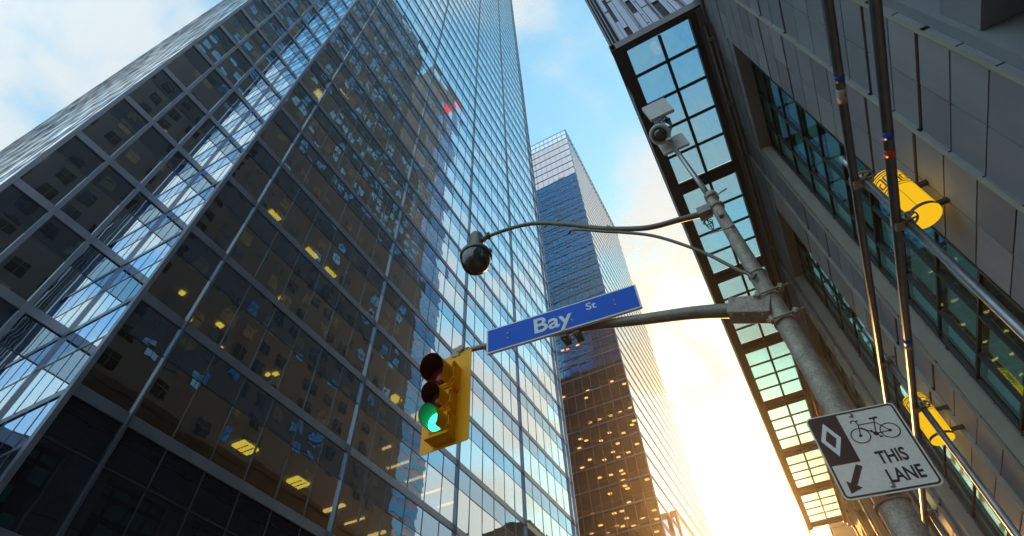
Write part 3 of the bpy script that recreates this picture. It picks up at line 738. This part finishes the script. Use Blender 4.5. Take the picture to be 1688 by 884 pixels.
for c_ in (w1, w2):
    o_ = [(c_[0]+wr*math.cos(2*PI*i/28), c_[1]+wr*math.sin(2*PI*i/28)) for i in range(28)]; i_ = [(c_[0]+(wr-.008)*math.cos(2*PI*i/28), c_[1]+(wr-.008)*math.sin(2*PI*i/28)) for i in range(28)]
    bk += ringpoly(o_, i_)
    bk.append([(c_[0]+.012*math.cos(2*PI*i/10), c_[1]+.012*math.sin(2*PI*i/10)) for i in range(10)])
cr = (.468,.470); hd = (.388,.565); hb = (.393,.540); stp = (.500,.565)
for (p, q, w) in ((w1,hd,.008),(hd,(.382,.600),.008),((.382,.600),(.368,.612),.008),((.368,.612),(.350,.606),.009),((.350,.606),(.348,.590),.009),((.382,.600),(.402,.604),.009),(hb,cr,.008),(hd,stp,.008),(cr,(.506,.592),.008),(cr,w2,.008),(stp,w2,.007),((.478,.600),(.535,.602),.015),((.500,.592),(.515,.590),.012),(cr,(.446,.500),.007),((.436,.500),(.458,.500),.010),(cr,(.490,.440),.007),((.478,.438),(.502,.440),.010)):
    bk.append(lineq(p, q, w))
bk.append([(cr[0]+.018*math.cos(2*PI*i/12), cr[1]+.018*math.sin(2*PI*i/12)) for i in range(12)])
bk = [[((x-.365)*1.06+.3245, (y-.475)*1.0+.468) for (x, y) in p] for p in bk]
strip('bicycle_symbol', bk)
lettering('THIS', .142, LM @ Matrix.Translation((.348,.222,.0012)), M['glow_browned_ink'], ls, .0006, .0035, sx=.70)
lettering('LANE', .142, LM @ Matrix.Translation((.345,.075,.0012)), M['glow_browned_ink'], ls, .0006, .0035, sx=.70)
m = MB()
for (x, y) in ((W2/2,H2-.05),(W2/2+.01,.055)): m.lathe([(.020,.0015),(.020,.006),(.010,.008),(.009,.014),(.0005,.015)], LM @ Matrix.Translation((x,y,0)), 14)
m.build('bolt', M['chrome'], ls)
m = MB(); 
for y in (H2-.05, .055):
    q = LM @ Vector((W2/2,y,-.01)); m.box(q.x-.05, q.x+.05, q.y, PY-.10, q.z-.02, q.z+.02)
m.build('mount_bracket', M['galv'], ls)

# camera and antennas on the mast --------------------------------------
cam_t = thing('security_camera', 'round grey traffic camera with dark dome lens at the top of the slim mast', 'camera', loc=(0,0,0))
cc = Vector((.49,4.66,8.02))
dirv = Vector((-.22,-.42,-.88)).normalized()
RM = Matrix.Translation(cc) @ Vector((0,0,1)).rotation_difference(dirv).to_matrix().to_4x4()
m = MB(); m.lathe([(0,-.20),(.07,-.20),(.11,-.16),(.145,-.10),(.165,-.02),(.170,.02),(.165,.05),(.150,.062),(.120,.064),(.112,.045),(.105,.03)], RM, 36); m.build('housing', M['white_box'], cam_t)
m = MB(); m.lathe([(.104,.035),(.098,.075),(.080,.105),(.05,.125),(.0005,.134)], RM, 32); m.build('dome_lens', M['refr'], cam_t)
m = MB(); m.lathe([(.128,.066),(.112,.072),(.106,.062)], RM, 32); m.build('lens_ring', M['galv_l'], cam_t)
m = MB(); m.tube([(.57,4.75,7.92),(.56,4.72,8.06),(.52,4.69,8.14)], .045, 12); m.box(.53,.62,4.70,4.80,7.82,7.95); m.build('bracket', M['white_box'], cam_t, bevel=.005)
m = MB()
for k in range(5):
    a = random.uniform(0,6)
    pts = spline([(.50+.02*k,4.68,8.20),(.56+.03*k,4.66,8.38+.05*math.sin(a)),(.66+.02*k,4.66,8.50-.04*k),(.73-.02*k,4.69,8.40),(.71,4.72,8.20),(.62,4.73,8.02)], 6)
    m.tube(pts, .010, 7)
for k in range(4): m.tube(spline([(.47+.03*k,4.72,8.16),(.44+.05*k,4.70,8.34),(.50+.04*k,4.73,8.52),(.56,4.75,8.70)],5), .009, 7)
m.build('cable_bundle', M['cable'], cam_t)
m = MB(); m.tube([(.56,4.77,7.95),(.60,4.79,8.9)], .022, 10); m.box(.50,.58,4.72,4.80,8.40,8.56); m.build('riser', M['darkpaint'], cam_t)
def panel(name, label, c, ax, ay, w, h, t):
    ax = Vector(ax).normalized(); ay = Vector(ay); ay = (ay-ax*ay.dot(ax)).normalized(); az = ax.cross(ay)
    MM = Matrix(((ax.x,ay.x,az.x,c[0]),(ax.y,ay.y,az.y,c[1]),(ax.z,ay.z,az.z,c[2]),(0,0,0,1)))
    th = thing(name, label, 'antenna', 'antenna panels on the pole top')
    m = MB(); m.prism(rrect(w,h,.02,4), MM @ Matrix.Translation((0,0,-t/2)), t); m.build('housing', M['white_box'], th, bevel=.006)
    m = MB(); m.prism(rrect(w-.06,h-.06,.015,4), MM @ Matrix.Translation((0,0,-t/2-.014)), .012); m.build('rear_cover', M['white_box'], th)
    q = MM @ Vector((0,0,0)); m = MB(); m.tube([q, (.585,4.78,c[2]-.25 if c[2] > 8.5 else c[2]+.1)], .016, 8); m.build('bracket', M['galv'], th)
panel('antenna_panel', 'upper beige box antenna panel, the topmost item on the camera mast', (.66,4.78,9.02), (1,.06,.10), (0,-.05,1), .42, .50, .06)
panel('antenna_panel', 'lower pale flat antenna panel tucked behind the round camera', (.62,4.92,8.00), (1,.05,.05), (0,0,1), .42, .40, .045)

# ================================================================== scaffold
sf = thing('scaffold', 'steel tube scaffold with rosette couplers standing before the stone building', 'scaffold', loc=(0,0,0))
SX = 1.3
for i, (y, zt_) in enumerate(((.69,3.5),(2.82,3.45),(4.95,3.55),(7.08,3.5))):
    m = MB(); m.tube([(SX,y,GROUND),(SX,y,3.30)], .0245, 16); m.tube([(SX,y,3.30),(SX,y,zt_)], .019, 14); p = m.build('standard', M['galv_l'], sf)
    for z in (3.15,2.66,.9,-.6):
        r = MB()
        for rad in ((.030,.060),):
            r.lathe([(.026,-.03),(.030,-.03),(.030,.03),(.026,.03)], Matrix.Translation((SX,y,z)), 16)
            for k in range(8):
                a = 2*PI*k/8; r.tube([(SX+.03*math.cos(a),y+.03*math.sin(a),z),(SX+.062*math.cos(a),y+.062*math.sin(a),z)], .0065, 6)
            r.lathe([(.060,-.006),(.068,-.006),(.068,.006),(.060,.006),(.060,-.006)], Matrix.Translation((SX,y,z)), 24)
            r.hexa([(SX-.075,y-.03,z-.035),(SX-.028,y-.03,z-.035),(SX-.028,y+.03,z-.035),(SX-.075,y+.03,z-.035),(SX-.075,y-.03,z+.035),(SX-.028,y-.03,z+.035),(SX-.028,y+.03,z+.035),(SX-.075,y+.03,z+.035)])
        r.build('rosette', M['galv'], p)
for j, z in enumerate((3.15, 2.66, .9)):
    xx = SX-.055
    m = MB(); m.tube([(xx,-3.6,z),(xx,9.2,z)], .027, 18); l = m.build('ledger', M['tube_dark'], sf)
    tapes = ((1.98,.045,'bluetape',.0282),(2.07,.10,'paper',.0280)) if j == 0 else (((2.12,.05,'bluetape',.0282),(2.24,.05,'redtape',.0282),(3.98,.07,'bluetape',.0282),(4.06,.03,'paper',.0280)) if j == 1 else ())
    for (y, w, mt, r_) in tapes:
        t_ = MB(); t_.tube([(xx,y,z),(xx,y+w,z)], r_, 18); t_.build('tape_band', M[mt], l)

# yellow lanterns on the piers
def lantern(x, y, ztop, label):
    r = .28; th = thing('column_lantern', label, 'lantern', 'yellow lanterns on the stone piers')
    m = MB(); m.lathe([(.001,ztop+.02),(r*.9,ztop+.02),(r*.99,ztop-.02),(r,ztop-.06),(r,ztop-1.2),(r*.97,ztop-1.26),(.001,ztop-1.26)], Matrix.Translation((x,y,0)), 40); m.build('glowing_drum', M['lantern'], th)
    m = MB(); rr_ = r+.004; n = 9
    def band(a0, a1, z0_, z1_):
        k = max(1, int(abs(a1-a0)/.12)); 
        for i in range(k):
            b0 = a0+(a1-a0)*i/k; b1 = a0+(a1-a0)*(i+1)/k
            m.quad([(x+rr_*math.cos(b0),y+rr_*math.sin(b0),z0_),(x+rr_*math.cos(b1),y+rr_*math.sin(b1),z0_),(x+rr_*math.cos(b1),y+rr_*math.sin(b1),z1_),(x+rr_*math.cos(b0),y+rr_*math.sin(b0),z1_)])
    t_ = .030; zt0 = ztop-.10; H = .42
    for top in (zt0,):
        band(0, 2*PI, top-t_*.6, top); band(0, 2*PI, top-H-t_*.6, top-H)
        for k in range(n):
            a = 2*PI*k/n; wdt = 2*PI/n; ta = t_/r
            def V(f, z0_, z1_): band(a+wdt*f-ta/2, a+wdt*f+ta/2, top-H*z1_, top-H*z0_)
            def Hh(f0, f1, z_): band(a+wdt*f0, a+wdt*f1, top-H*z_-t_*.5, top-H*z_+t_*.5)
            V(.08,.15,.85); Hh(.08,.85,.15); V(.85,.15,.70); Hh(.32,.85,.70); V(.32,.38,.70); Hh(.32,.62,.38); Hh(.08,.98,.87)
    for k in range(6): band(2*PI*k/6+.2, 2*PI*k/6+.23, ztop-1.2, ztop-.55)
    band(0,2*PI,ztop-1.24,ztop-1.17); band(0,2*PI,ztop-.07,ztop-.04)
    m.build('key_pattern', M['lantern_ink'], th)
    for (za, zb) in ((ztop-.5, ztop-.42), (ztop-1.1, ztop-1.02)):
        m = MB(); m.box(x+.2, 4.75, y-.04, y+.04, za, zb); m.build('wall_bracket', M['bronze'], th)
    m = MB(); m.lathe([(.001,.10),(.08,.09),(.10,.021),(.001,.02)], Matrix.Translation((x,y,ztop)), 16)
    m.build('top_cap', M['bronze'], th)
lantern(4.12, 8.35, 9.05, 'glowing yellow cylinder lantern with key pattern, nearest to the eye, behind the upper scaffold joint')
lantern(4.12, 15.9, 8.80, 'glowing yellow cylinder lantern farther down the street, just above the bike lane sign')

m, hnt, hout = new_mat('sun_glow_haze')  # haze added to imitate the orange lens glow round the sun
hv = nd(hnt, 'ShaderNodeVolumePrincipled'); hv.inputs['Color'].default_value = (.97,.93,.86,1); hv.inputs['Density'].default_value = HAZE; hv.inputs['Anisotropy'].default_value = .86
hnt.links.new(hv.outputs[0], hout.inputs['Volume'])
if HAZE > 0:
    hz = MB(); hz.box(-2600, 2600, -2600, 2600, GROUND-1.3, 345); tag(hz.build('haze', m), 'thin warm haze added throughout to imitate the lens glow of the low sun', kind='stuff')
# ================================================================== world, sun, camera
az, el = math.radians(-5.0), math.radians(22.5)     # azimuth measured from +Y towards +X
S = Vector((math.sin(az)*math.cos(el), math.cos(az)*math.cos(el), math.sin(el)))
w = bpy.data.worlds.new('World'); sc.world = w; w.use_nodes = True; nt = w.node_tree; nt.nodes.clear(); L = nt.links
out = nd(nt, 'ShaderNodeOutputWorld'); bg = nd(nt, 'ShaderNodeBackground', i_Strength=.135)
sky = nd(nt, 'ShaderNodeTexSky', sky_type='NISHITA'); sky.sun_disc = False; sky.sun_elevation = el; sky.sun_rotation = az; sky.altitude = 100; sky.air_density = 1.0; sky.dust_density = 1.2; sky.ozone_density = 1.5
tc = nd(nt, 'ShaderNodeTexCoord')
# clouds: a noise layer on a flat sheet high above the city
sp = nd(nt, 'ShaderNodeSeparateXYZ'); L.new(tc.outputs['Generated'], sp.inputs[0])
zz = nd(nt, 'ShaderNodeMath', operation='MAXIMUM'); zz.inputs[1].default_value = 0; L.new(sp.outputs[2], zz.inputs[0])
z2_ = nd(nt, 'ShaderNodeMath', operation='ADD'); z2_.inputs[1].default_value = .22; L.new(zz.outputs[0], z2_.inputs[0])
dx_ = nd(nt, 'ShaderNodeMath', operation='DIVIDE'); L.new(sp.outputs[0], dx_.inputs[0]); L.new(z2_.outputs[0], dx_.inputs[1])
dy_ = nd(nt, 'ShaderNodeMath', operation='DIVIDE'); L.new(sp.outputs[1], dy_.inputs[0]); L.new(z2_.outputs[0], dy_.inputs[1])
cb = nd(nt, 'ShaderNodeCombineXYZ'); L.new(dx_.outputs[0], cb.inputs[0]); L.new(dy_.outputs[0], cb.inputs[1]); cb.inputs[2].default_value = 11.7
n1 = nd(nt, 'ShaderNodeTexNoise', i_Scale=3.0, i_Detail=8.0, i_Roughness=.52, i_Distortion=.35); L.new(cb.outputs[0], n1.inputs['Vector'])
cr_ = nd(nt, 'ShaderNodeMapRange', interpolation_type='SMOOTHSTEP'); cr_.inputs[1].default_value = .41; cr_.inputs[2].default_value = .58; L.new(n1.outputs[0], cr_.inputs[0])
tint = nd(nt, 'ShaderNodeMix', data_type='RGBA', blend_type='MULTIPLY'); tint.inputs[0].default_value = 1; tint.inputs[7].default_value = (2.3,4.1,3.6,1); L.new(sky.outputs[0], tint.inputs[6])
base_ = nd(nt, 'ShaderNodeMix', data_type='RGBA'); base_.inputs[0].default_value = .55; base_.inputs[7].default_value = (2.2,5.1,7.6,1); L.new(tint.outputs[2], base_.inputs[6])
mixc = nd(nt, 'ShaderNodeMix', data_type='RGBA'); mixc.inputs[7].default_value = (6.3,6.9,7.3,1)
L.new(cr_.outputs[0], mixc.inputs[0]); L.new(base_.outputs[2], mixc.inputs[6])
# bright air round the low sun
dt = nd(nt, 'ShaderNodeVectorMath', operation='DOT_PRODUCT'); dt.inputs[1].default_value = tuple(S); L.new(tc.outputs['Generated'], dt.inputs[0])
mxd = nd(nt, 'ShaderNodeMath', operation='MAXIMUM'); mxd.inputs[1].default_value = 0; L.new(dt.outputs['Value'], mxd.inputs[0])
def lobe(p, col, src):
    pw = nd(nt, 'ShaderNodeMath', operation='POWER'); pw.inputs[1].default_value = p; L.new(mxd.outputs[0], pw.inputs[0])
    mm = nd(nt, 'ShaderNodeMix', data_type='RGBA', blend_type='ADD'); mm.clamp_result = False
    sc_ = nd(nt, 'ShaderNodeVectorMath', operation='SCALE'); sc_.inputs[0].default_value = col; L.new(pw.outputs[0], sc_.inputs['Scale'])
    mm.inputs[0].default_value = 1; L.new(src, mm.inputs[6]); L.new(sc_.outputs[0], mm.inputs[7]); return mm.outputs[2]
pw_ = nd(nt, 'ShaderNodeMath', operation='POWER'); pw_.inputs[1].default_value = 14; L.new(mxd.outputs[0], pw_.inputs[0])
# fill added: whole sky behind the eye brightened, like sun-facing clouds
an = nd(nt, 'ShaderNodeVectorMath', operation='DOT_PRODUCT'); an.inputs[1].default_value = (-S.x, -S.y, 0); L.new(tc.outputs['Generated'], an.inputs[0])
am = nd(nt, 'ShaderNodeMapRange'); am.inputs[1].default_value = 0; am.inputs[2].default_value = 1; am.inputs[3].default_value = 1; am.inputs[4].default_value = 2.0; L.new(an.outputs['Value'], am.inputs[0])
av = nd(nt, 'ShaderNodeVectorMath', operation='SCALE'); L.new(mixc.outputs[2], av.inputs[0]); L.new(am.outputs[0], av.inputs['Scale'])
wm = nd(nt, 'ShaderNodeMix', data_type='RGBA', blend_type='MULTIPLY'); wm.inputs[7].default_value = (1.12,.90,.42,1); L.new(pw_.outputs[0], wm.inputs[0]); L.new(av.outputs[0], wm.inputs[6])
s_ = lobe(40, (.9,.55,.15), wm.outputs[2]); s_ = lobe(170, (30,25,15), s_)
L.new(s_, bg.inputs['Color']); L.new(bg.outputs[0], out.inputs[0])

sun = bpy.data.lights.new('sun', 'SUN'); sun.energy = 5.0; sun.angle = math.radians(.53); sun.color = (1.0,.44,.11)
so = bpy.data.objects.new('sun', sun); C.objects.link(so); so.rotation_euler = (-S).to_track_quat('-Z', 'Y').to_euler()

cam = bpy.data.cameras.new('camera'); co = bpy.data.objects.new('camera', cam); C.objects.link(co)
RX = Vector((0.8813432266883345, 0.47134837341322416, -0.03263169703375639))
DN = Vector((-0.38291839529575766, 0.6721195575889527, -0.6337419055503214))
FW = Vector((-0.27678081457123604, 0.5710394129892772, 0.7728559823784408))
co.matrix_world = Matrix(((RX.x,-DN.x,-FW.x,0),(RX.y,-DN.y,-FW.y,0),(RX.z,-DN.z,-FW.z,0),(0,0,0,1)))
cam.sensor_width = 36; cam.lens = 900/1688*36; cam.clip_start = .05; cam.clip_end = 6000
sc.camera = co
sc.view_settings.view_transform = 'Standard'; sc.view_settings.look = 'None'; sc.view_settings.gamma = 1; sc.view_settings.exposure = 0; sc.view_settings.use_curve_mapping = False
sc.render.engine = 'CYCLES'
cy = sc.cycles; cy.max_bounces = 10; cy.glossy_bounces = 6; cy.transparent_max_bounces = 16; cy.diffuse_bounces = 3; cy.caustics_reflective = False; cy.caustics_refractive = False; cy.sample_clamp_indirect = 6
